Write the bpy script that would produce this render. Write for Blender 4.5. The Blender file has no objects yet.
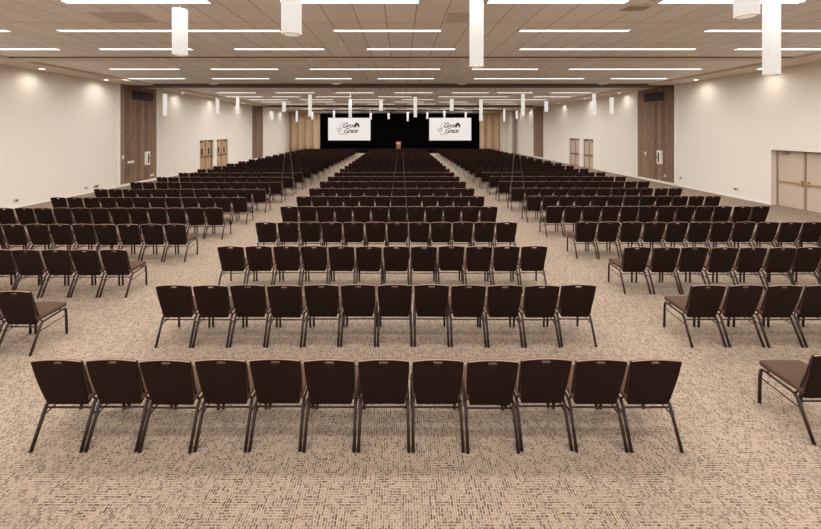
import bpy, bmesh, math, random
from mathutils import Vector, Matrix
random.seed(7)
S = bpy.context.scene
COL = S.collection
PI = math.pi

# ------------------------------------------------------------------ camera, world, exposure
F = 370.0; HX = 401.0; HY = 130.0; CAMZ = 3.1
cd = bpy.data.cameras.new('camera'); cam = bpy.data.objects.new('camera', cd); COL.objects.link(cam)
cam.location = (0, 0, CAMZ); cam.rotation_euler = (PI/2, 0, 0)
cd.sensor_width = 36; cd.sensor_fit = 'HORIZONTAL'; cd.lens = 36*F/821
cd.shift_x = (410.5-HX)/821; cd.shift_y = -(264.5-HY)/821
cd.clip_start = .05; cd.clip_end = 200
S.camera = cam
w = bpy.data.worlds.new('world'); S.world = w; w.use_nodes = True
w.node_tree.nodes['Background'].inputs[0].default_value = (.9, .8, .7, 1)
w.node_tree.nodes['Background'].inputs[1].default_value = .05
vs = S.view_settings
vs.view_transform = 'Standard'; vs.look = 'None'; vs.gamma = 1; vs.use_curve_mapping = False
vs.exposure = 0.08
try:
    S.cycles.use_denoising = True
    S.cycles.max_bounces = 8; S.cycles.diffuse_bounces = 5
    S.cycles.sample_clamp_indirect = 6
except Exception: pass
STRIP = 3.0       # glow of the recessed strip diffusers
STRIPW = 23.0     # watts per metre of strip, from an area lamp added below each diffuser
PEND = .66       # brightness of the pendant cylinders
SPOTW = 46.0      # wall wash downlights
LC = (1.0, .968, .93)

XW = 15.3; CEIL = CAMZ+2.6; YB = 57.0; YF = -6.0

# ------------------------------------------------------------------ materials
def lin(r, g, b):
    f = lambda c: (c/255/12.92) if c <= 10.3 else ((c/255+.055)/1.055)**2.4
    return (f(r), f(g), f(b), 1)
def mat(name, col, rough=.6, metal=0, emit=None, es=0, noise=0, nscale=20, bump=0, spec=.5):
    m = bpy.data.materials.new(name); m.use_nodes = True
    nt = m.node_tree; b = nt.nodes['Principled BSDF']
    if len(col) == 3: col = (*col, 1)
    b.inputs['Base Color'].default_value = col
    b.inputs['Roughness'].default_value = rough; b.inputs['Metallic'].default_value = metal
    b.inputs['Specular IOR Level'].default_value = spec
    if emit:
        b.inputs['Emission Color'].default_value = (*emit[:3], 1); b.inputs['Emission Strength'].default_value = es
    if noise or bump:
        tc = nt.nodes.new('ShaderNodeTexCoord'); n = nt.nodes.new('ShaderNodeTexNoise')
        n.inputs['Scale'].default_value = nscale; n.inputs['Detail'].default_value = 4
        nt.links.new(tc.outputs['Object'], n.inputs['Vector'])
        if noise:
            r = nt.nodes.new('ShaderNodeMix'); r.data_type = 'RGBA'
            r.inputs['A'].default_value = tuple(c*(1-noise) for c in col[:3])+(1,)
            r.inputs['B'].default_value = tuple(min(1, c*(1+noise)) for c in col[:3])+(1,)
            nt.links.new(n.outputs['Fac'], r.inputs['Factor']); nt.links.new(r.outputs['Result'], b.inputs['Base Color'])
        if bump:
            bp = nt.nodes.new('ShaderNodeBump'); bp.inputs['Strength'].default_value = bump; bp.inputs['Distance'].default_value = .01
            nt.links.new(n.outputs['Fac'], bp.inputs['Height']); nt.links.new(bp.outputs['Normal'], b.inputs['Normal'])
    return m

class NT:
    def __init__(s, m): s.nt = m.node_tree; s.b = s.nt.nodes['Principled BSDF']
    def n(s, t, **k):
        x = s.nt.nodes.new(t)
        for a, v in k.items(): setattr(x, a, v)
        return x
    def l(s, a, b): s.nt.links.new(a, b)
    def math(s, op, a, b=None):
        x = s.n('ShaderNodeMath', operation=op)
        for i, v in enumerate((a, b)):
            if v is None: continue
            if isinstance(v, (int, float)): x.inputs[i].default_value = v
            else: s.l(v, x.inputs[i])
        return x.outputs[0]
    def mix(s, f, a, b, bt='MIX'):
        x = s.n('ShaderNodeMix', data_type='RGBA', blend_type=bt)
        for k, v in (('Factor', f), ('A', a), ('B', b)):
            if isinstance(v, (int, float)): x.inputs[k].default_value = v
            elif isinstance(v, tuple): x.inputs[k].default_value = v
            else: s.l(v, x.inputs[k])
        return x.outputs['Result']

def carpet():
    m = mat('carpet', (.4, .33, .26), .95, spec=.1); k = NT(m)
    tc = k.n('ShaderNodeTexCoord').outputs['Object']
    nd = k.n('ShaderNodeTexNoise'); nd.inputs['Scale'].default_value = 22; nd.inputs['Detail'].default_value = 2; k.l(tc, nd.inputs['Vector'])
    va = k.n('ShaderNodeVectorMath', operation='SCALE'); k.l(nd.outputs['Color'], va.inputs[0]); va.inputs['Scale'].default_value = .010
    vb = k.n('ShaderNodeVectorMath', operation='ADD'); k.l(tc, vb.inputs[0]); k.l(va.outputs[0], vb.inputs[1]); tcd = vb.outputs[0]
    def brick(rot, seed):
        mp = k.n('ShaderNodeMapping'); mp.inputs['Rotation'].default_value = (0, 0, rot); mp.inputs['Location'].default_value = (seed, seed*.7, 0)
        k.l(tcd, mp.inputs['Vector'])
        b = k.n('ShaderNodeTexBrick'); b.offset = .5; b.squash = .7; b.squash_frequency = 3
        b.inputs['Scale'].default_value = 1; b.inputs['Brick Width'].default_value = .052; b.inputs['Row Height'].default_value = .0225
        b.inputs['Mortar Size'].default_value = .0052; b.inputs['Mortar Smooth'].default_value = .8
        b.inputs['Color1'].default_value = lin(72, 64, 59); b.inputs['Color2'].default_value = lin(150, 134, 118)
        b.inputs['Mortar'].default_value = lin(170, 153, 135)
        k.l(mp.outputs[0], b.inputs['Vector']); return b.outputs['Color']
    a = brick(0, .3); c = brick(PI/2, .11)
    sn = k.n('ShaderNodeVectorMath', operation='SNAP'); sn.inputs[1].default_value = (.1, .105, 10); k.l(tcd, sn.inputs[0])
    wn = k.n('ShaderNodeTexWhiteNoise', noise_dimensions='2D'); k.l(sn.outputs[0], wn.inputs['Vector'])
    sel = k.math('GREATER_THAN', wn.outputs['Value'], .32)
    col = k.mix(sel, a, c)
    n1 = k.n('ShaderNodeTexNoise'); n1.inputs['Scale'].default_value = 3.1; n1.inputs['Detail'].default_value = 5; k.l(tc, n1.inputs['Vector'])
    fade = k.math('MULTIPLY', k.math('SUBTRACT', n1.outputs['Fac'], .36), 1.6)
    fade.node.use_clamp = True
    col = k.mix(k.math('MULTIPLY', fade, .5), col, lin(144, 129, 113))
    # blue-grey and ochre flecks
    n3 = k.n('ShaderNodeTexNoise'); n3.inputs['Scale'].default_value = 9; k.l(tc, n3.inputs['Vector'])
    tint = k.mix(n3.outputs['Fac'], (.8, .86, .95, 1), (1.12, 1.0, .88, 1))
    col = k.mix(.55, col, tint, 'MULTIPLY')
    n2 = k.n('ShaderNodeTexNoise'); n2.inputs['Scale'].default_value = 180; k.l(tc, n2.inputs['Vector'])
    col = k.mix(.8, col, n2.outputs['Fac'], 'OVERLAY')
    k.l(col, k.b.inputs['Base Color'])
    bp = k.n('ShaderNodeBump'); bp.inputs['Strength'].default_value = .3; bp.inputs['Distance'].default_value = .004
    k.l(n2.outputs['Fac'], bp.inputs['Height']); k.l(bp.outputs[0], k.b.inputs['Normal'])
    return m

def ceilingmat():
    m = mat('ceiling_board', (.5, .42, .35), .75, spec=.2); k = NT(m)
    tc = k.n('ShaderNodeTexCoord').outputs['Object']
    mp = k.n('ShaderNodeMapping'); mp.inputs['Rotation'].default_value = (0, 0, PI/2); mp.inputs['Location'].default_value = (.3, .345, 0)
    k.l(tc, mp.inputs['Vector'])
    b = k.n('ShaderNodeTexBrick'); b.offset = 0
    b.inputs['Scale'].default_value = 1; b.inputs['Brick Width'].default_value = 2.16; b.inputs['Row Height'].default_value = .675
    b.inputs['Mortar Size'].default_value = .011; b.inputs['Mortar Smooth'].default_value = .1
    b.inputs['Color1'].default_value = lin(230, 222, 215); b.inputs['Color2'].default_value = lin(237, 230, 224)
    b.inputs['Mortar'].default_value = lin(166, 150, 137)
    k.l(mp.outputs[0], b.inputs['Vector'])
    m2 = k.n('ShaderNodeMapping'); m2.inputs['Scale'].default_value = (9, .6, 1); k.l(tc, m2.inputs['Vector'])
    n = k.n('ShaderNodeTexNoise'); n.inputs['Scale'].default_value = 1.5; n.inputs['Detail'].default_value = 5; k.l(m2.outputs[0], n.inputs['Vector'])
    col = k.mix(.3, b.outputs['Color'], n.outputs['Color'], 'SOFT_LIGHT')
    hs = k.n('ShaderNodeHueSaturation'); hs.inputs['Saturation'].default_value = .9; k.l(col, hs.inputs['Color'])
    k.l(hs.outputs[0], k.b.inputs['Base Color'])
    return m

def woodmat(name, c1, c2, board=.31, axis='y'):
    m = mat(name, c1, .6, spec=.3); k = NT(m)
    tc = k.n('ShaderNodeTexCoord').outputs['Object']
    sx = k.n('ShaderNodeSeparateXYZ'); k.l(tc, sx.inputs[0])
    a = sx.outputs['Y' if axis == 'y' else 'X']
    fl = k.math('FLOOR', k.math('DIVIDE', a, board))
    wn = k.n('ShaderNodeTexWhiteNoise', noise_dimensions='1D'); k.l(fl, wn.inputs['W'])
    mp = k.n('ShaderNodeMapping'); mp.inputs['Scale'].default_value = (14, 14, .7); k.l(tc, mp.inputs['Vector'])
    n = k.n('ShaderNodeTexNoise'); n.inputs['Scale'].default_value = 1; n.inputs['Detail'].default_value = 6; n.inputs['Distortion'].default_value = .6
    k.l(mp.outputs[0], n.inputs['Vector'])
    n5 = k.n('ShaderNodeTexNoise'); n5.inputs['Scale'].default_value = 5; n5.inputs['Detail'].default_value = 3; k.l(tc, n5.inputs['Vector'])
    nf = k.math('ADD', k.math('MULTIPLY', n.outputs['Fac'], .6), k.math('MULTIPLY', n5.outputs['Fac'], .4))
    f = k.math('ADD', k.math('MULTIPLY', nf, .78), k.math('MULTIPLY', wn.outputs['Value'], .3))
    cr = k.n('ShaderNodeValToRGB'); cr.color_ramp.elements[0].position = .25; cr.color_ramp.elements[1].position = .8
    cr.color_ramp.elements[0].color = c1; cr.color_ramp.elements[1].color = c2
    k.l(f, cr.inputs[0])
    fr = k.math('FRACT', k.math('DIVIDE', a, board))
    seam = k.math('LESS_THAN', fr, .035)
    col = k.mix(seam, cr.outputs[0], tuple(c*.35 for c in c1[:3])+(1,))
    k.l(col, k.b.inputs['Base Color'])
    return m

M = {}
M['carpet'] = carpet()
M['ceiling'] = ceilingmat()
M['wall'] = mat('painted_plaster', lin(230, 224, 215), .85, noise=.015, nscale=2, spec=.2)
M['white'] = mat('white_paint', lin(236, 231, 224), .6)
M['soffit'] = mat('soffit_paint', lin(218, 204, 190), .8, spec=.2)
M['beam'] = mat('brown_beam', lin(92, 74, 64), .7, noise=.1, nscale=3)
M['wood'] = woodmat('wood_panel', lin(92, 70, 54), lin(160, 132, 108))
M['grille'] = mat('dark_grille', lin(48, 36, 30), .6)
M['fabric'] = mat('brown_fabric', lin(82, 63, 51), .95, noise=.18, nscale=60, bump=.3, spec=.15)
M['shell'] = mat('dark_brown_vinyl', lin(31, 16, 9), .85, noise=.15, nscale=40, spec=.16)
M['edge'] = mat('brown_edge_piping', lin(150, 122, 102), .6)
M['metal'] = mat('bronze_metal', lin(46, 31, 24), .42, .3, noise=.1, nscale=30)
M['strip'] = mat('strip_diffuser', (.9, .9, .9), .5, emit=LC, es=STRIP)
M['frame'] = mat('strip_frame', lin(200, 185, 170), .5)
M['pend'] = mat('pendant_glow', (.2, .19, .18), .5, emit=(1, .93, .85), es=PEND)
M['pendend'] = mat('pendant_lens', (.5, .45, .4), .4, emit=(1, .9, .78), es=.45)
M['pendrim'] = mat('pendant_rim', lin(210, 200, 188), .5)
M['cord'] = mat('grey_cord', lin(190, 178, 165), .5)
M['down'] = mat('downlight_glow', (.9, .9, .9), .5, emit=(1, .93, .82), es=6)
M['door'] = mat('tan_door', lin(196, 180, 164), .55, noise=.04, nscale=3)
M['doorwood'] = woodmat('oak_door', lin(160, 132, 102), lin(190, 160, 126), 5)
M['doorpale'] = mat('pale_door', lin(190, 170, 152), .55, noise=.04, nscale=3)
M['jamb'] = mat('door_frame_paint', lin(150, 132, 114), .5)
M['brass'] = mat('brass', lin(196, 160, 118), .35, .5, noise=.05)
M['dark'] = mat('dark_metal', lin(40, 32, 28), .5, .3, noise=.1)
M['black_cloth'] = mat('black_velvet', (.0022, .0023, .003), 1, noise=.3, nscale=4, spec=.02)
M['tan_cloth'] = mat('tan_drape_fabric', lin(192, 166, 138), .95, noise=.08, nscale=6, spec=.1)
M['stage'] = mat('black_stage', (.003, .003, .004), 1, noise=.2, nscale=5, spec=.02)
M['screen'] = mat('screen_glow', (.05, .05, .05), .6, emit=(.82, .765, .725), es=.9)
M['logo'] = mat('logo_ink', lin(60, 48, 44), .8, noise=.05)
M['logo2'] = mat('logo_brown_ink', lin(120, 100, 88), .8, noise=.05)
M['lectern'] = woodmat('lectern_wood', lin(140, 84, 52), lin(176, 112, 70), 5)
M['pink'] = mat('pink_sheet', lin(225, 165, 165), .7, noise=.05)
M['plate'] = mat('plate_white', lin(236, 230, 220), .5)
M['ventgrey'] = mat('vent_grey', lin(205, 195, 185), .6, noise=.03)
M['ventdark'] = mat('vent_slot', lin(178, 165, 153), .7)
M['red'] = mat('extinguisher_red', lin(70, 40, 36), .4, noise=.05)

# ------------------------------------------------------------------ mesh helpers
def box(bm, a, b, bev=0, seg=2, mi=0):
    x0, y0, z0 = a; x1, y1, z1 = b
    r = bmesh.ops.create_cube(bm, size=1)
    vs = r['verts']
    for v in vs:
        v.co = Vector(((x0+x1)/2+v.co.x*(x1-x0), (y0+y1)/2+v.co.y*(y1-y0), (z0+z1)/2+v.co.z*(z1-z0)))
    fs = list({f for v in vs for f in v.link_faces})
    if bev:
        es = list({e for v in vs for e in v.link_edges})
        g = bmesh.ops.bevel(bm, geom=es, offset=bev, segments=seg, affect='EDGES', profile=.5)
        fs = list(set(g['faces']) | {f for f in fs if f.is_valid})
    for f in fs: f.material_index = mi
    return fs
def tube(bm, pts, r, n=8, mi=0, caps=True):
    pts = [Vector(p) for p in pts]; rings = []
    rs = r if isinstance(r, (list, tuple)) else [r]*len(pts)
    t0 = (pts[1]-pts[0]).normalized()
    up = Vector((1, 0, 0)) if abs(t0.x) < .9 else Vector((0, 0, 1))
    for i, p in enumerate(pts):
        t = (pts[min(i+1, len(pts)-1)]-pts[max(i-1, 0)]).normalized()
        s = t.cross(up).normalized(); u = s.cross(t).normalized()
        rings.append([bm.verts.new(p+(s*math.cos(2*PI*k/n)+u*math.sin(2*PI*k/n))*rs[i]) for k in range(n)])
    for a, b in zip(rings, rings[1:]):
        for k in range(n):
            f = bm.faces.new((a[k], a[(k+1) % n], b[(k+1) % n], b[k])); f.material_index = mi; f.smooth = n > 4
    if caps:
        for rg in (rings[0][::-1], rings[-1]):
            bm.faces.new(rg).material_index = mi
def lathe(bm, prof, n=20, c=(0, 0, 0), mi=0):
    rings = [[bm.verts.new((c[0]+r*math.cos(2*PI*k/n), c[1]+r*math.sin(2*PI*k/n), c[2]+z)) for k in range(n)] for r, z in prof]
    for a, b in zip(rings, rings[1:]):
        for k in range(n):
            f = bm.faces.new((a[k], a[(k+1) % n], b[(k+1) % n], b[k])); f.material_index = mi; f.smooth = True
    bm.faces.new(rings[0][::-1]).material_index = mi; bm.faces.new(rings[-1]).material_index = mi
def obj(name, bm, m, parent=None, smooth=False):
    me = bpy.data.meshes.new(name)
    bmesh.ops.recalc_face_normals(bm, faces=bm.faces[:])
    bm.to_mesh(me); bm.free()
    for x in (m if isinstance(m, (list, tuple)) else [m]): me.materials.append(M[x])
    o = bpy.data.objects.new(name, me); COL.objects.link(o)
    if parent: o.parent = parent
    return o
def tag(o, label, cat, group=None, kind=None):
    if label: o['label'] = label
    if cat: o['category'] = cat
    if group: o['group'] = group
    if kind: o['kind'] = kind
    return o
def thing(name, label, cat, loc=(0, 0, 0), rz=0, group=None, kind=None):
    o = bpy.data.objects.new(name, None); COL.objects.link(o); o.empty_display_size = .1
    o.location = loc; o.rotation_euler = (0, 0, rz)
    return tag(o, label, cat, group, kind)
def struct(name, bm, m, parent=None):
    o = obj(name, bm, m, parent)
    if not parent: o['kind'] = 'structure'
    return o
def dup(root, name, loc, rz=0, sc=None):
    r = root.copy(); COL.objects.link(r); r.name = name; r.location = loc; r.rotation_euler = (0, 0, rz)
    if sc: r.scale = sc
    for ch in list(root.children):
        c = ch.copy(); COL.objects.link(c); c.parent = r
        for g in list(ch.children):
            d = g.copy(); COL.objects.link(d); d.parent = c
    return r
B = bmesh.new
ORD = ['', 'first', 'second', 'third', 'fourth', 'fifth', 'sixth', 'seventh', 'eighth', 'ninth', 'tenth', 'eleventh', 'twelfth',
       'thirteenth', 'fourteenth', 'fifteenth', 'sixteenth', 'seventeenth', 'eighteenth', 'nineteenth', 'twentieth']

# ------------------------------------------------------------------ room shell
b = B(); box(b, (-XW-.6, YF, -.1), (XW+.6, YB+.4, 0)); struct('floor', b, 'carpet')
b = B(); box(b, (-XW-.6, YF, CEIL), (XW+.6, YB+.4, CEIL+.15)); struct('ceiling', b, 'ceiling')
def side_wall(name, s, ops):
    b = B(); t = .5
    def seg(y0, y1, z0, z1):
        x0, x1 = sorted((s*XW, s*(XW+t))); box(b, (x0, y0, z0), (x1, y1, z1))
    y = YF
    for (a, c, h) in sorted(ops):
        seg(y, a, 0, CEIL); seg(a, c, h, CEIL); y = c
    seg(y, YB+.4, 0, CEIL)
    struct(name, b, 'wall')
DR = [(13.15, 15.3, 2.28)]
DRR = [(29.45, 31.1, 2.36), (31.75, 33.65, 2.36)]
DL = [(28.15, 30.2, 2.3), (30.75, 32.75, 2.3)]
side_wall('wall_left', -1, DL)
side_wall('wall_right', 1, DR+DRR)
b = B(); box(b, (-XW, YB, 0), (XW, YB+.3, CEIL)); struct('wall_back', b, 'wall')
b = B(); box(b, (-XW-.6, YF-.3, 0), (XW+.6, YF, CEIL)); struct('wall_front', b, 'wall')
# back of door recesses
# side soffits
for s, nm in ((-1, 1), (1, 2)):
    b = B(); x0, x1 = sorted((s*13.9, s*XW)); box(b, (x0, YF, CEIL-.09), (x1, YB, CEIL)); struct('trim_%d' % nm, b, 'soffit')
# airwall headers and thin track across the ceiling
b = B(); box(b, (-XW, 20.75, CEIL-.17), (XW, 21.35, CEIL)); struct('trim_3', b, 'beam')
b = B(); box(b, (-XW, 39.0, CEIL-.17), (XW, 39.6, CEIL)); struct('trim_4', b, 'beam')
b = B(); box(b, (-XW, 13.15, CEIL-.10), (XW, 13.5, CEIL)); struct('trim_5', b, 'soffit')
b = B(); box(b, (-XW, 13.12, CEIL-.035), (XW, 13.15, CEIL)); struct('trim_6', b, 'beam')
b = B(); box(b, (-XW, 48.3, CEIL-.14), (XW, 48.6, CEIL)); struct('trim_7', b, 'beam')
# baseboards
def baseboard(name, s, ops):
    b = B(); y = YF
    for (a, c, h) in sorted(ops)+[(YB, 0, 0)]:
        x0, x1 = sorted((s*XW, s*(XW-.015))); box(b, (x0, y, 0), (x1, a, .10)); y = c
    struct(name, b, 'white')
baseboard('baseboard_left', -1, DL); baseboard('baseboard_right', 1, DR+DRR)

# wood clad airwall pockets
def wood_panel(n, s, y0, y1):
    x0, x1 = sorted((s*XW, s*(XW-.03)))
    b = B(); box(b, (x0, y0, .12), (x1, y1, CEIL-.09)); struct('trim_%d' % n, b, 'wood')
    b = B(); x0, x1 = sorted((s*XW, s*(XW-.06)))
    for a, c in ((y0-.16, y0), (y1, y1+.16)): box(b, (x0, a, .1), (x1, c, CEIL-.09))
    box(b, (x0, y0, .0), (x1, y1, .12))
    struct('trim_%d' % (n+10), b, 'white')
PAN = [(-1, 20.1, 23.1), (1, 20.65, 23.85), (-1, 37.9, 40.9), (1, 39.6, 42.6)]
for i, (s, a, c) in enumerate(PAN): wood_panel(20+i, s, a, c)

# ------------------------------------------------------------------ doors
def double_door(n, s, y0, y1, h, leafm, rec=.25, side='', window=False):
    x = s*(XW+rec)
    r = thing('door_%d' % n, None, None, (x, 0, 0), 0, kind='structure')
    def bx(bm, a, c, y_0, y_1, z0, z1, bev=0):
        # a,c measured from the door plane toward the room
        p, q = sorted((-s*a, -s*c)); box(bm, (p, y_0, z0), (q, y_1, z1), bev)
    fw = .05
    b = B(); bx(b, -.06, .05, y0, y0+fw, 0, h); bx(b, -.06, .05, y1-fw, y1, 0, h); bx(b, -.06, .05, y0, y1, h-fw, h)
    obj('door_frame', b, 'jamb', r)
    ym = (y0+y1)/2
    b = B(); bx(b, -.04, .055, ym-.035, ym+.035, 0, h-fw); obj('mullion', b, 'jamb', r)
    b = B(); bx(b, -.25, -.2, y0, y1, 0, h); obj('backing', b, 'dark', r)
    for k, (a, c) in enumerate(((y0+fw, ym-.035), (ym+.035, y1-fw))):
        b = B(); bx(b, -.03, .02, a+.004, c-.004, .012, h-fw-.004); lf = obj('door_leaf', b, leafm, r)
        hinge_far = (k == 1)
        b = B(); bx(b, .05, .09, a+.06, c-.06, .98, 1.04, .008); bx(b, .02, .06, a+.06, a+.1, .97, 1.05); bx(b, .02, .06, c-.1, c-.06, .97, 1.05)
        obj('push_bar', b, 'brass' if leafm == 'door' else 'dark', lf)
        b = B(); lx = (c-.08) if k == 0 else (a+.08)
        bx(b, .02, .085, lx-.05, lx+.05, .92, 1.13, .01); obj('latch_box', b, 'brass', lf)
        b = B(); hy = a+.3 if k == 0 else c-.3
        bx(b, .02, .08, hy-.14, hy+.14, h-.17, h-.10, .008); bx(b, .05, .065, hy-.02, hy+.26*(1 if k == 0 else -1), h-.09, h-.075)
        obj('door_closer', b, 'dark' if leafm != 'door' else 'jamb', lf)
        if window:
            ws = (a+c)/2
            b = B(); bx(b, .015, .03, ws-.12, ws+.12, 1.15, 1.65); obj('window_pane', b, 'dark', lf)
        b = B()
        for hz in (.25, 1.1, 1.95):
            hh = a if k == 0 else c
            bx(b, .018, .032, hh-.012, hh+.012, hz-.05, hz+.05)
        obj('hinge', b, 'brass', lf)
    return r
double_door(1, 1, 13.15, 15.3, 2.28, 'door', .27)
double_door(2, 1, *DRR[0], 'doorpale', .15)
double_door(3, 1, *DRR[1], 'doorpale', .15)
double_door(4, -1, *DL[0], 'doorwood', .15, window=True)
double_door(5, -1, *DL[1], 'doorwood', .15, window=True)

# ------------------------------------------------------------------ things on the walls
def wall_pt(px, py, s, off=0):
    X = s*(XW-off); Y = X*F/(px-HX); return Vector((X, Y, CAMZ-(py-HY)*Y/F))
def cabinet(px, py, s, label):
    p = wall_pt(px, py, s, .03)
    r = thing('fire_extinguisher_cabinet', label, 'extinguisher cabinet', p, 0, 'white extinguisher cabinets on the wood panels')
    def bx(a, c, y0, y1, z0, z1, bev=0):
        bm = B(); u, v = sorted((-s*a, -s*c)); box(bm, (u, y0, z0), (v, y1, z1), bev); return bm
    obj('body', bx(0, .1, -.19, .19, -.4, .4, .01), 'plate', r)
    d = obj('door', bx(.1, .12, -.15, .15, -.36, .36, .006), 'white', r)
    obj('window_pane', bx(.12, .125, -.05, .06, -.28, .28), 'dark', d)
    obj('handle', bx(.12, .15, .1, .12, -.05, .05), 'metal', d)
cabinet(146.5, 158.3, -1, 'white fire extinguisher cabinet on the nearer left wood panel')
cabinet(660.5, 157.3, 1, 'white fire extinguisher cabinet on the nearer right wood panel')
def plate(name, px, py, s, wy, hz, label, cat, m='plate', off=.0, group=None, lever=True):
    p = wall_pt(px, py, s, off)
    r = thing(name, label, cat, p, 0, group)
    bm = B(); u, v = sorted((0, -s*.02)); box(bm, (u, -wy/2, -hz/2), (v, wy/2, hz/2), .004); obj('cover_plate', bm, m, r)
    bm = B(); u, v = sorted((-s*.02, -s*.028))
    box(bm, (u, -wy*.2, -hz*.28), (v, wy*.2, -hz*.04)); box(bm, (u, -wy*.2, hz*.04), (v, wy*.2, hz*.28))
    obj('socket' if 'outlet' in name else 'switch_rocker', bm, 'dark' if 'outlet' in name else 'ventgrey', r)
plate('wall_switch', 122.8, 157.3, -1, .14, .2, 'small white switch plate at the near edge of the left wood panel', 'switch', off=.03)
plate('wall_sign', 130.8, 162, -1, .5, .13, 'low wide white plate on the nearer left wood panel', 'plate', off=.03)
plate('wall_switch', 645.5, 153.5, 1, .13, .22, 'small white switch plate on the nearer right wood panel', 'switch', off=.03)
plate('wall_plate', 152, 175, -1, .3, .12, 'small white plate near the foot of left wood panel', 'plate', off=.03)
plate('wall_plate', 665, 176, 1, .14, .14, 'small plate near the foot of right wood panel', 'plate', off=.03, m='ventgrey')
G = 'small outlets low on the side walls'
plate('wall_outlet', 16, 200.5, -1, .22, .13, 'wall outlet low on left wall, nearest the left edge', 'outlet', 'ventgrey', group=G)
plate('wall_outlet', 86, 188, -1, .2, .13, 'wall outlet low on left wall, nearer of the close pair', 'outlet', 'ventgrey', group=G)
plate('wall_outlet', 96, 186.5, -1, .3, .15, 'dark wall outlet on left wall just before the wood panel', 'outlet', 'ventdark', group=G)
plate('wall_outlet', 736, 189, 1, .26, .13, 'wall outlet low on right wall beside the double door', 'outlet', 'ventgrey', group=G)
plate('wall_outlet', 681, 178, 1, .2, .13, 'wall outlet low on right wall beside the wood panel', 'outlet', 'ventgrey', group=G)
# grilles at the top of the wood pockets
for s, y0, y1, lab in ((-1, 21.0, 22.75, 'dark air grille at the top of the nearer left wood panel'), (1, 21.5, 23.2, 'dark air grille at the top of the nearer right wood panel')):
    r = thing('air_grille', lab, 'air vent', (s*(XW-.03), (y0+y1)/2, 5.1), 0, 'air grilles above the wood panels')
    hw = (y1-y0)/2
    bm = B(); u, v = sorted((0, -s*.02)); box(bm, (u, -hw, -.26), (v, hw, .26)); obj('backing', bm, 'grille', r)
    bm = B(); u, v = sorted((-s*.02, -s*.045))
    for k in range(9): box(bm, (u, -hw, -.24+k*.058), (v, hw, -.225+k*.058))
    obj('louvres', bm, 'grille', r)
# wall clock-like speakers etc. above far panels are too small to read

# ------------------------------------------------------------------ ceiling strips
def ceilY(py): return (CEIL-CAMZ)*F/(HY-py)
rows = [
 (1.5, [(64, 209), (281, 418.7), (488, 627), (660.5, 802)]),
 (30.5, [(-100, 8), (58.5, 280), (334, 440.7), (520, 628.7), (706, 850)]),
 (49, [(-33, 58.5), (100, 191.7), (235, 324), (367, 455), (520, 694.7), (736, 850)]),
 (69, [(110, 178.7), (211, 278), (310, 440), (472, 537.7), (569, 701)]),
 (78.5, [(128, 185), (212, 269), (295.7, 351.7), (378, 433.7), (474, 584), (611, 667)]),
 (92.7, [(216, 255.6), (275.5, 315), (335.6, 373.7), (394.6, 432.7), (452, 489), (497, 532.6), (551, 591)]),
 (96.7, [(226, 262.6), (272, 300), (316, 351.6), (378, 411.8), (438.4, 508), (533.6, 571)]),
 (99.6, [(249, 287.7), (300, 333), (352, 385), (402, 434), (482, 547)]),
]
lr = []
for y in (4.9, 2.5, .1, -2.4, -4.8):
    lr.append((y, [(-12.6+4.1*k, -12.6+4.1*k+2.75) for k in range(6)], False))
lr.sort()
for py, segs in rows:
    Y = ceilY(py); lr.append((Y, [((a-HX)*Y/F, (c-HX)*Y/F) for a, c in segs], True))
for i, Y in enumerate((34.2, 37.0, 41.6, 44.6, 47.2, 50.5, 53.2)):
    o = (-12.9, -11.6)[i % 2]
    lr.append((Y, [(o+4.1*k, o+4.1*k+2.75) for k in range(7) if o+4.1*k+2.75 < 13.8], True))
vis = 0
GR = 'recessed linear ceiling lights'
for Y, segs, seen in lr:
    if seen: vis += 1
    for j, (x0, x1) in enumerate(segs):
        if seen: lab = 'white linear ceiling light, %s from left in the %s row from the camera' % (ORD[j+1], ORD[vis])
        else: lab = 'white linear ceiling light overhead, %s from left, %s' % (ORD[j+1], {4.9: 'row just outside the top edge', 2.5: 'row overhead', .1: 'row straight above', -2.4: 'row behind', -4.8: 'rearmost row'}[Y])
        if (x0+x1)/2 < -13.9 or (x0+x1)/2 > 13.9: x0, x1 = max(x0, -13.8), min(x1, 13.8)
        x0, x1 = max(x0, -13.85), min(x1, 13.85)
        r = thing('ceiling_light', lab, 'ceiling light', ((x0+x1)/2, Y, CEIL), 0, GR)
        h = (x1-x0)/2; wd = .085
        bm = B()
        for a, c in (((-h-.02, -wd-.02, -.012), (h+.02, -wd, 0)), ((-h-.02, wd, -.012), (h+.02, wd+.02, 0)), ((-h-.02, -wd, -.012), (-h, wd, 0)), ((h, -wd, -.012), (h+.02, wd, 0))):
            box(bm, a, c)
        obj('frame', bm, 'frame', r)
        bm = B(); box(bm, (-h, -wd, -.009), (h, wd, -.001)); obj('diffuser', bm, 'strip', r)
        ld = bpy.data.lights.new('strip_lamp', 'AREA'); ld.shape = 'RECTANGLE'; ld.size = 2*h; ld.size_y = 2*wd
        ld.energy = STRIPW*2*h; ld.color = LC; ld.spread = math.radians(174)
        lo = bpy.data.objects.new('strip_lamp', ld); COL.objects.link(lo); lo.parent = r; lo.location = (0, 0, -.02)

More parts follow.
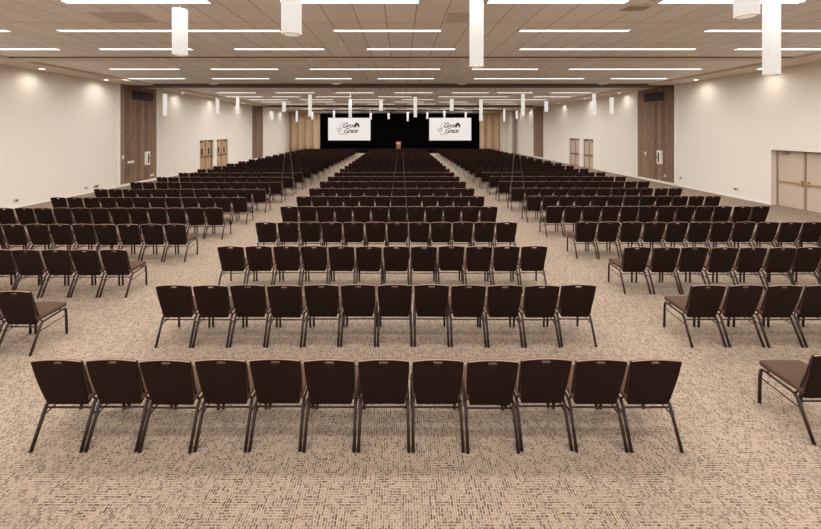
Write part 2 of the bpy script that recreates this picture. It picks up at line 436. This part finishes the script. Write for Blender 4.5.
# downlights washing the side walls
GD = 'wall wash downlights in the side soffits'
dl0 = None
for s, side in ((-1, 'left'), (1, 'right')):
    for k, Y in enumerate((8.2, 11.7, 15.2, 18.5, 25.0, 29.6, 34.6, 43.6, 46.8)):
        lab = 'round downlight in the %s soffit, %s' % (side, ('behind the frame, nearest', 'just outside the frame', 'nearest one in view', 'just before the wood panel', 'just past the brown beam', 'above the near end of the far doors', 'above the far end of the far doors', 'just past the far wood panel', 'farthest one')[k])
        if dl0 is None:
            dl0 = thing('downlight', lab, 'downlight', (s*14.75, Y, CEIL-.09), 0, GD)
            bm = B(); lathe(bm, [(.135, 0), (.135, -.012), (.115, -.014), (.105, 0)], 24); obj('rim', bm, 'white', dl0)
            bm = B(); lathe(bm, [(.104, -.001), (.104, -.006)], 24); obj('lens', bm, 'down', dl0)
            r = dl0
        else:
            r = dup(dl0, 'downlight', (s*14.75, Y, CEIL-.09)); r['label'] = lab
        ld = bpy.data.lights.new('downlight_lamp', 'SPOT'); ld.energy = SPOTW; ld.color = (1, .93, .84); ld.spot_size = math.radians(165); ld.spot_blend = 1; ld.shadow_soft_size = .09
        lo = bpy.data.objects.new('downlight_lamp', ld); COL.objects.link(lo); lo.location = (s*14.75, Y, CEIL-.13)
        lo.rotation_euler = (0, s*math.radians(-4), 0)

# small ceiling fittings
def disc(name, px, py, r0, label, cat, drop=.04, m='white', group=None, z=CEIL):
    Y = (z-CAMZ)*F/(HY-py); X = (px-HX)*Y/F
    r = thing(name, label, cat, (X, Y, z), 0, group)
    bm = B(); lathe(bm, [(r0, 0), (r0, -drop*.3)], 16); obj('base', bm, m, r)
    bm = B(); lathe(bm, [(r0*.8, -drop*.3), (r0*.7, -drop*.8), (r0*.35, -drop)], 16); obj('cover', bm, m, r)
GS = 'small round ceiling detectors'
disc('smoke_detector', 341.6, 42.8, .09, 'small round smoke detector between two ceiling strips near the centre', 'smoke detector', .06, group=GS)
disc('smoke_detector', 62, 34.8, .12, 'small round detector at the near left of the ceiling', 'smoke detector', .03, group=GS)
disc('smoke_detector', 399, 75.8, .13, 'round detector above the centre aisle just before the beam', 'smoke detector', .05, group=GS)
disc('smoke_detector', 199, 72.5, .13, 'round detector at the left just past the thin track', 'smoke detector', .05, group=GS)
for k, px in enumerate((213, 336, 462, 603)):
    disc('ceiling_sensor', px, 83.6, .24, 'round white sensor under the brown beam, %s from the left' % ORD[k+1], 'sensor', .05, group='round sensors along the brown beam', z=CEIL-.17)
for k, px in enumerate((163, 217, 310, 462, 525, 594)):
    disc('track_sensor', px, 59.6, .13, 'small round fitting on the thin ceiling track, %s from the left' % ORD[k+1], 'sensor', .03, group='small fittings along the ceiling track', z=CEIL-.10)
for k, (x0, x1, y0, y1, lab) in enumerate(((100, 148, 12.5, 21.5, 'grey ceiling vent panel at the left beside the nearest pendant'), (447, 470, 13, 22, 'grey ceiling vent panel beside the tall central pendant'), (624, 648, 4.5, 10, 'grey ceiling vent panel at the right between two strips'))):
    ya, yb = ceilY(y0), ceilY(y1); ym = (ya+yb)/2
    xa, xb = (x0-HX)*ym/F, (x1-HX)*ym/F
    r = thing('ceiling_vent', lab, 'ceiling vent', ((xa+xb)/2, ym, CEIL), 0, 'ceiling vents')
    hx, hy = (xb-xa)/2, (yb-ya)/2
    bm = B(); box(bm, (-hx, -hy, -.008), (hx, hy, 0)); obj('backing', bm, 'ventdark', r)
    bm = B(); n = 8
    for q in range(n): yy = -hy+.03+q*(2*hy-.06)/n; box(bm, (-hx+.03, yy, -.02), (hx-.03, yy+.05, -.008))
    obj('louvres', bm, 'ventgrey', r)
    bm = B()
    for a, c in (((-hx, -hy), (hx, -hy+.03)), ((-hx, hy-.03), (hx, hy)), ((-hx, -hy+.03), (-hx+.03, hy-.03)), ((hx-.03, -hy+.03), (hx, hy-.03))):
        box(bm, (*a, -.02), (*c, -.008))
    obj('frame', bm, 'ventgrey', r)

# ------------------------------------------------------------------ pendants
PD = [
 (180, 9.5, 55.5, 5.5, 'short white cylinder pendant nearest the left side'),
 (291.5, -150, 35, 3.86, 'wide white cylinder pendant cut by the top edge, left of centre'),
 (476.5, -40, 67, 5.55, 'long white cylinder pendant right of centre, reaching down from the top edge'),
 (746.5, -50, 17, 3.8, 'wide white cylinder pendant barely dipping in at the upper right'),
 (771.5, -20, 75, 5.67, 'long white cylinder pendant in front of the right wall'),
 (165, 94, 116, 21.8, 'slim white pendant just right of the left wood panel'),
 (217.4, 99.5, 114.6, 24.5, 'slim white pendant above the near door pair on the left'),
 (237.7, 96, 114.4, 27, 'slim white pendant above the far door pair on the left'),
 (284, 101.7, 112, 24, 'short white pendant above the left edge of the tan drape'),
 (310, 94.7, 116.5, 23.5, 'long slim white pendant in front of the left tan drape'),
 (312.3, 112, 119.5, 38, 'tiny white pendant beside the long one at the left drape'),
 (296.8, 110.8, 122, 40, 'tiny white pendant in the middle of the left tan drape'),
 (272.6, 111.6, 120.3, 40, 'tiny white pendant by the far left wall panel'),
 (381, 99.5, 110.8, 22, 'short white pendant over the centre block, left of the long central one'),
 (350.2, 99.5, 117.5, 26, 'long slim pendant above the left screen'),
 (415.3, 97, 117.3, 25, 'long slim pendant hanging nearest the middle of the hall'),
 (451.7, 99, 111, 22, 'short white pendant above the right screen'),
 (481, 99.5, 121, 24, 'long slim pendant at the right edge of the black backdrop'),
 (523, 94, 116, 23, 'long slim pendant left of the far right wood panel'),
 (546.3, 101.4, 111.8, 24, 'short white pendant just right of the far right wood panel'),
 (594, 93.6, 115.5, 23.5, 'long slim pendant above the far right doors'),
 (611.6, 97.5, 114.7, 22, 'medium white pendant near the right wall before the wood panel'),
 (504.3, 109, 121.5, 40, 'small far pendant beside the right tan drape'),
 (516.8, 111, 119, 40, 'tiny far pendant against the far right wall'),
 (334, 111, 118.5, 42, 'tiny pendant touching the upper left corner of the left screen'),
 (370.7, 113, 119.8, 42, 'tiny pendant at the right end of the left screen'),
 (388.6, 113, 119.2, 42, 'tiny pendant over the black backdrop left of the lectern'),
 (407.7, 112.5, 121.2, 42, 'tiny pendant over the black backdrop right of the lectern'),
 (427.3, 112, 119, 42, 'tiny pendant at the left end of the right screen'),
 (444.4, 111, 117.8, 42, 'tiny pendant above the middle of the right screen'),
 (465.7, 112, 118, 42, 'tiny pendant above the right end of the right screen'),
]
for (px, yt, yb, Y, lab) in PD:
    X = (px-HX)*Y/F; zb = CAMZ-(yb-HY)*Y/F; zt = CAMZ-(yt-HY)*Y/F; zt = min(zt, CEIL-.2)
    if yt < 0: zt = min(zb+1.4, CEIL-.2)
    R = .103 if Y < 10 else .11
    r = thing('pendant_light', lab, 'pendant light', (X, Y, zb), 0, 'white cylinder pendants')
    L = zt-zb
    bm = B(); lathe(bm, [(R, .012), (R, L), (R*.5, L+.004)], 32); obj('cylinder_shade', bm, 'pend', r)
    bm = B(); lathe(bm, [(R*.99, .011), (R*1.0, .0), (R*.84, -.001), (R*.8, .008)], 32); obj('rim', bm, 'pendrim', r)
    bm = B(); lathe(bm, [(R*.8, .009), (R*.78, .005)], 24); obj('lens', bm, 'pendend', r)
    bm = B(); tube(bm, [(0, 0, L), (0, 0, CEIL-zb)], .008, 6); obj('cord', bm, 'cord', r)
    bm = B(); lathe(bm, [(.06, CEIL-zb), (.06, CEIL-zb-.025), (.05, CEIL-zb-.03)], 16); obj('canopy', bm, 'white', r)

# ------------------------------------------------------------------ far end: backdrop, drapes, stage, screens
def drape(name, x0, x1, y, z0, z1, amp, wl, m, label, cat, seed):
    rnd = random.Random(seed); bm = B()
    n = int((x1-x0)/wl*8); pts = []; ph = 0
    for i in range(n+1):
        x = x0+(x1-x0)*i/n; ph += 2*PI/8*(1+.5*(rnd.random()-.5))
        pts.append((x, amp*math.sin(ph)+amp*.4*math.sin(ph*.37+seed)))
    rows_ = 6; grid = []
    for side in (0, .03):
        g = []
        for j in range(rows_+1):
            v = j/rows_; k = .75+.35*(1-v)
            g.append([bm.verts.new((x, y+dy*k+side, z0+(z1-z0)*v)) for x, dy in pts])
        grid.append(g)
    for g in grid:
        for j in range(rows_):
            for i in range(n):
                f = bm.faces.new((g[j][i], g[j][i+1], g[j+1][i+1], g[j+1][i])); f.smooth = True
    a, c = grid
    for i in range(n):
        bm.faces.new((a[0][i], c[0][i], c[0][i+1], a[0][i+1])); bm.faces.new((a[-1][i], a[-1][i+1], c[-1][i+1], c[-1][i]))
    for j in range(rows_):
        bm.faces.new((a[j][0], a[j+1][0], c[j+1][0], c[j][0])); bm.faces.new((a[j][-1], c[j][-1], c[j+1][-1], a[j+1][-1]))
    o = obj(name, bm, m); tag(o, label, cat); return o
drape('backdrop_curtain', -13, 13, 56.2, .02, 5.55, .12, .6, 'black_cloth', 'wide black backdrop curtain behind the two screens', 'curtain', 1)
drape('tan_drape', -15.2, -10.95, 50, .02, 5.5, .22, .95, 'tan_cloth', 'tan pleated drape left of the black backdrop', 'curtain', 2)
drape('tan_drape', 10.65, 13.4, 50, .02, 5.5, .22, .95, 'tan_cloth', 'tan pleated drape right of the black backdrop', 'curtain', 5)
b = B(); box(b, (13.45, 50, 0), (14.3, YB, CEIL-.09)); box(b, (14.3, 48.5, 0), (14.6, YB, CEIL-.09)); box(b, (14.6, 49.6, 0), (XW, YB, CEIL-.09)); struct('wall_return', b, 'wall')
b = B(); box(b, (-10, 49.5, 0), (10, 55.6, .4)); struct('trim_40', b, 'stage')
def screen(px0, px1, py0, py1, Y, label):
    x0, x1 = (px0-HX)*Y/F, (px1-HX)*Y/F; z1, z0 = CAMZ-(py0-HY)*Y/F, CAMZ-(py1-HY)*Y/F
    W, H_ = x1-x0, z1-z0
    r = thing('projection_screen', label, 'screen', ((x0+x1)/2, Y, z0), 0, 'projection screens')
    bm = B(); box(bm, (-W/2, 0, 0), (W/2, .04, H_)); obj('screen_surface', bm, 'screen', r)
    bm = B(); t = .05
    box(bm, (-W/2-t, .0, -t), (W/2+t, .06, 0)); box(bm, (-W/2-t, 0, H_), (W/2+t, .06, H_+t))
    box(bm, (-W/2-t, 0, 0), (-W/2, .06, H_)); box(bm, (W/2, 0, 0), (W/2+t, .06, H_)); obj('frame', bm, 'dark', r)
    bm = B()
    for sx in (-W/2+.3, W/2-.3):
        tube(bm, [(sx, .03, H_+t), (sx, .03, CEIL-z0)], .015, 6)
    obj('hanging_rod', bm, 'dark', r)
    # script lettering
    def stroke(pts, r0, z, mi='logo'):
        return [((u-.5)*W, -.012, (1-v)*H_) for u, v in pts]
    bm = B()
    def text(body, size, u, v):
        cu = bpy.data.curves.new('t', 'FONT'); cu.body = body; cu.size = size; cu.shear = .45; cu.space_character = .86; cu.resolution_u = 3; cu.offset = .014
        ob = bpy.data.objects.new('t', cu); COL.objects.link(ob)
        dg = bpy.context.evaluated_depsgraph_get(); me = bpy.data.meshes.new_from_object(ob.evaluated_get(dg))
        base = Matrix.Translation(((u-.5)*W, -.012, (1-v)*H_)) @ Matrix.Rotation(PI/2, 4, 'X')
        me.transform(base); bm.from_mesh(me); bpy.data.objects.remove(ob); bpy.data.meshes.remove(me); bpy.data.curves.remove(cu)
    text('Grow', .92, .33, .43); text('Grace', .92, .36, .66)
    obj('lettering', bm, 'logo', r)
    # swashes and ampersand, bent tubes flattened on the screen
    def curve(pts, r_):
        P = []
        pp = [((u-.5)*W, -.012, (1-v)*H_) for u, v in pts]
        for i in range(len(pp)-1):
            p0 = pp[max(i-1, 0)]; p1 = pp[i]; p2 = pp[i+1]; p3 = pp[min(i+2, len(pp)-1)]
            for k in range(5):
                t_ = k/5
                P.append(tuple(.5*((2*p1[c])+(-p0[c]+p2[c])*t_+(2*p0[c]-5*p1[c]+4*p2[c]-p3[c])*t_*t_+(-p0[c]+3*p1[c]-3*p2[c]+p3[c])*t_**3) for c in range(3)))
        P.append(pp[-1]); tube(bm, P, r_, 6)
    bm = B()
    rs = .028
    curve([(.46, .20), (.36, .22), (.28, .33), (.27, .42), (.33, .44), (.38, .36)], rs)
    curve([(.30, .46), (.23, .50), (.25, .60), (.32, .56), (.28, .48), (.25, .62), (.29, .74), (.36, .68)], rs)
    curve([(.22, .44), (.20, .52), (.24, .58)], rs)
    curve([(.40, .62), (.36, .72), (.42, .74), (.50, .62)], rs)
    obj('swash', bm, 'logo2', r)
    bm = B()   # little house-like mark at the right end of the lettering
    def poly(pts):
        q = [((u-.5)*W, (1-v)*H_) for u, v in pts]
        a = [bm.verts.new((x, -.014, z)) for x, z in q]; c = [bm.verts.new((x, -.002, z)) for x, z in q]
        bm.faces.new(a); bm.faces.new(c[::-1])
        for i in range(len(q)): bm.faces.new((a[i], c[i], c[(i+1) % len(q)], a[(i+1) % len(q)]))
    poly([(.62, .36), (.62, .28), (.68, .19), (.74, .30), (.74, .42), (.70, .42), (.70, .34), (.67, .34), (.66, .42), (.62, .42)])
    obj('mark', bm, 'logo', r)
screen(328.2, 370.4, 117.9, 140.4, 53.5, 'white projection screen with script lettering, left of the lectern')
screen(429.3, 471.2, 117.9, 140.4, 53.5, 'white projection screen with script lettering, right of the lectern')
# lectern
r = thing('lectern', 'small wooden lectern with pink sheet on the dark stage', 'lectern', ((398.6-HX)*50.3/F, 50.3, .4))
bm = B(); box(bm, (-.3, -.2, .06), (.3, .2, 1.05), .02); obj('body', bm, 'lectern', r)
bm = B(); box(bm, (-.36, -.26, 0), (.36, .26, .06), .01); obj('base', bm, 'lectern', r)
bm = B(); box(bm, (-.38, -.28, 1.05), (.38, .26, 1.13), .015); obj('top', bm, 'lectern', r)
bm = B(); box(bm, (-.3, -.225, .78), (.24, -.2, 1.1)); obj('front_sheet', bm, 'pink', r)
bm = B(); tube(bm, [(.1, .1, 1.13), (.12, .05, 1.32), (.1, -.05, 1.4)], .012, 6); obj('microphone', bm, 'dark', r)

# ------------------------------------------------------------------ chairs
def back_surface(us, vs, full=True):
    pts = {}
    for i, u in enumerate(us):
        for j, v in enumerate(vs):
            hw = .206+(.247-.206)*v
            # rounded corners
            cr = 0
            if v > .93: cr = .004*((v-.93)/.07)**2
            if v < .06: cr = .012*((.06-v)/.06)**2
            x = u*(hw-cr)
            z = .362+(.872-.362)*v + (.016*(1-u*u) if v > .5 else 0)*((v-.5)*2 if v > .5 else 0)
            y = .135-.135*v-.012*math.sin(PI*v)
            pts[i, j] = Vector((x, y, z))
    return pts
def back_panel(off, depth, us, vs, hole, m, bulge=0):
    """panel with a real hand slot; off = offset along normal, depth = thickness toward the front"""
    bm = B(); p = back_surface(us, vs); nrm = Vector((0, .965, .26))
    rear, front = {}, {}
    for (i, j), c in p.items():
        u, v = us[i], vs[j]
        bl = bulge*(max(0, 1-u**4))*(max(0, 1-(2*v-1)**4))
        rear[i, j] = bm.verts.new(c+nrm*off); front[i, j] = bm.verts.new(c+nrm*(off+depth*(1-.6*v*v)+bl)-Vector((0, 0, .008*v**4 if off else 0)))
    def solid(i, j):
        if not (0 <= i < len(us)-1 and 0 <= j < len(vs)-1): return False
        if hole and hole[0] <= us[i] and us[i+1] <= hole[1] and hole[2] <= vs[j] and vs[j+1] <= hole[3]: return False
        return True
    for i in range(len(us)-1):
        for j in range(len(vs)-1):
            if not solid(i, j): continue
            a = ((i, j), (i+1, j), (i+1, j+1), (i, j+1))
            bm.faces.new([rear[k] for k in a]).smooth = True; bm.faces.new([front[k] for k in a[::-1]]).smooth = True
            for (di, dj, e) in ((0, -1, ((i, j), (i+1, j))), (1, 0, ((i+1, j), (i+1, j+1))), (0, 1, ((i+1, j+1), (i, j+1))), (-1, 0, ((i, j+1), (i, j)))):
                if not solid(i+di, j+dj):
                    bm.faces.new((rear[e[0]], front[e[0]], front[e[1]], rear[e[1]]))
    return bm
US = [-1, -.97, -.7, -.4, -.19, -.1, 0, .1, .19, .4, .7, .97, 1]
VS = [0, .03, .07, .2, .35, .5, .65, .8, .907, .962, .985, 1]
HOLE = (-.191, .191, .906, .963)
LX = .237
def make_chair(detail=True):
    t = thing('banquet_chair', '', 'chair', (0, 0, 0), 0, 'brown banquet chairs set in rows')
    bm = B(); box(bm, (-.238, .115, .41), (.238, .575, .475), .024, 3)
    for v in bm.verts:
        v.co.z += .012*(v.co.y-.115)/.46
        if v.co.z > .46: v.co.z += .012*(1-(v.co.x/.24)**2)*(1-((v.co.y-.345)/.235)**2)
    for f in bm.faces: f.smooth = True
    obj('seat', bm, 'fabric', t)
    bm = back_panel(.013, .028, US, VS, HOLE, 'fabric', .012); obj('backrest', bm, 'fabric', t)
    bm = back_panel(0, .013, US, VS, HOLE, 'shell'); 
    sh = obj('back_shell', bm, 'shell', t)
    if True:
        bm = B(); p = back_surface(US, VS)
        tube(bm, [p[i, len(VS)-1]+Vector((0, -.001, .002)) for i in range(len(US))], .006, 6); obj('top_piping', bm, 'edge', t)
    def rearleg(bm, x): tube(bm, [(x*1.02, 0, 0), (x*1.01, .085, .19), (x, .155, .345), (x, .185, .372)], .0168, 8)
    def frontleg(bm, x): tube(bm, [(x, .56, 0), (x, .552, .30), (x, .54, .385), (x, .515, .402)], .0168, 8)
    def rail(bm, x): tube(bm, [(x, .515, .402), (x, .185, .376)], .013, 8)
    def brace(bm, x): tube(bm, [(x, .55, .30), (x, .125, .262)], .007, 6)
    def bar1(bm): tube(bm, [(-LX, .145, .325), (LX, .145, .325)], .009, 6)
    def bar2(bm): tube(bm, [(-LX, .5, .395), (LX, .5, .395)], .009, 6)
    def post(bm, s):
        tube(bm, [(s*LX, .185, .372), (s*.222, .155, .44), (s*.236, .075, .66), (s*.24, .03, .83)], .010, 6)
    if detail:
        for s in (-1, 1):
            for nm, f in (('leg', rearleg), ('leg', frontleg), ('side_rail', rail), ('brace', brace)):
                bm = B(); f(bm, s*LX); obj(nm, bm, 'metal', t)
            bm = B(); post(bm, s); obj('back_post', bm, 'metal', t)
        
        for f in (bar1, bar2): bm = B(); f(bm); obj('stretcher', bm, 'metal', t)
    else:
        for s in (-1, 1):
            for f in (rearleg, frontleg):
                bm = B(); f(bm, s*LX); obj('leg', bm, 'metal', t)
        bm = B()
        for s in (-1, 1): rail(bm, s*LX); brace(bm, s*LX); post(bm, s)
        bar1(bm); bar2(bm); obj('seat_frame', bm, 'metal', t)
    return t
CY = [3.56, 5.28, 7.04, 8.88, 10.7, 12.35, 14.05, 15.9, 17.6, 19.35]
while len(CY) < 24: CY.append(CY[-1]+1.76)
# blocks: name, x of seat centres from the aisle/left end, y shift
P = .527
blocks = [('centre', [-.352+P*(k-5.5) for k in range(12)], [y for y in CY]),
          ('left', [-5.08-.25-.54*k for k in range(12)], [y-.2 for y in CY]),
          ('right', [4.23+.25+.546*k for k in range(12)], [CY[0]+.07, CY[1], CY[2]-.06, CY[3]+.02]+[y+.05 for y in CY[4:]])]
cand = []
for bn, xs, ys in blocks:
    for ri, y in enumerate(ys):
        for ci, x in enumerate(xs):
            px = [HX+F*xx/yy for xx in (x-.25, x+.25) for yy in (y+.05, y+.55)]
            if max(px) < 0 or min(px) > 821: continue
            cand.append((bn, ri, ci, x, y))
cand.sort(key=lambda c: (c[4]+.25*0, abs(c[3])))
first_row = {}
for c in cand: first_row[c[0]] = min(first_row.get(c[0], 99), c[1])
proto = make_chair(True); proto2 = make_chair(False)
used = {0: False, 1: False}
rnd = random.Random(11)
far = []
NIND = 300
cand = cand[:NIND]+[c for c in cand[NIND:]]
for n, (bn, ri, ci, x, y) in enumerate(cand):
    dx, dy, rz = (rnd.random()-.5)*.004, (rnd.random()-.5)*.03, (rnd.random()-.5)*.024
    if bn == 'centre' and ri == 0:
        x = -.43+(.5255)*(ci-5.5); rz *= .5; dx *= .5
    if bn == 'right' and ri < 3: x += (-.17, -.09, 0)[ri]
    if n >= NIND:
        far.append((x+dx, y+dy, rz)); continue
    det = ri < 6
    src = proto if det else proto2
    rw = ri-first_row[bn]
    if bn == 'centre':
        seat = 'left end seat' if ci == 0 else 'right end seat' if ci == 11 else (ORD[ci+1]+' from left' if ci < 6 else ORD[12-ci]+' from right')
    else:
        seat = 'aisle end seat' if ci == 0 else 'wall end seat' if ci == 11 else ORD[ci+1]+' from the aisle'
    row = 'nearest row' if rw == 0 else ORD[rw+1]+' row from the camera'
    lab = 'dark brown banquet chair, %s block, %s, %s' % (bn, row, seat)
    loc = (x+dx, y+dy, 0)
    if not used[det]:
        used[det] = True; src.location = loc; src.rotation_euler = (0, 0, rz); o = src; o['label'] = lab
        base = src
    else:
        o = dup(src, 'banquet_chair', loc, rz); o['label'] = lab
# the remaining far rows: one object
def far_chair_mesh():
    bm = B()
    us = [-1, -.19, .19, 1]; vs_ = [0, .5, .907, .962, 1]
    def add(src, mi):
        for f in src.faces: f.material_index = mi
        me = bpy.data.meshes.new('t'); src.to_mesh(me); src.free(); bm.from_mesh(me); bpy.data.meshes.remove(me)
    add(back_panel(.013, .036, us, vs_, HOLE, ''), 0)
    add(back_panel(0, .013, us, vs_, HOLE, ''), 1)
    box(bm, (-.238, .115, .42), (.238, .575, .50), 0, 1, 0)
    for s in (-1, 1):
        tube(bm, [(s*LX, 0, 0), (s*LX, .17, .37)], .0145, 5, 2); tube(bm, [(s*LX, .56, 0), (s*LX, .54, .4)], .0145, 5, 2)
        tube(bm, [(s*LX, .54, .4), (s*LX, .17, .375)], .013, 4, 2); tube(bm, [(s*LX, .55, .30), (s*LX, .125, .262)], .007, 4, 2)
    tube(bm, [(-LX, .145, .325), (LX, .145, .325)], .009, 4, 2)
    bmesh.ops.recalc_face_normals(bm, faces=bm.faces[:])
    me = bpy.data.meshes.new('far_chair'); bm.to_mesh(me); bm.free(); return me
src = far_chair_mesh(); big = B()
for x, y, rz in far:
    me = src.copy(); me.transform(Matrix.Translation((x, y, 0)) @ Matrix.Rotation(rz, 4, 'Z')); big.from_mesh(me); bpy.data.meshes.remove(me)
bpy.data.meshes.remove(src)
me = bpy.data.meshes.new('distant_chairs'); big.to_mesh(me); big.free()
for k in ('fabric', 'shell', 'metal'): me.materials.append(M[k])
o = bpy.data.objects.new('distant_chairs', me); COL.objects.link(o)
tag(o, 'distant rows of dark brown chairs running to the stage', 'chairs', kind='stuff')
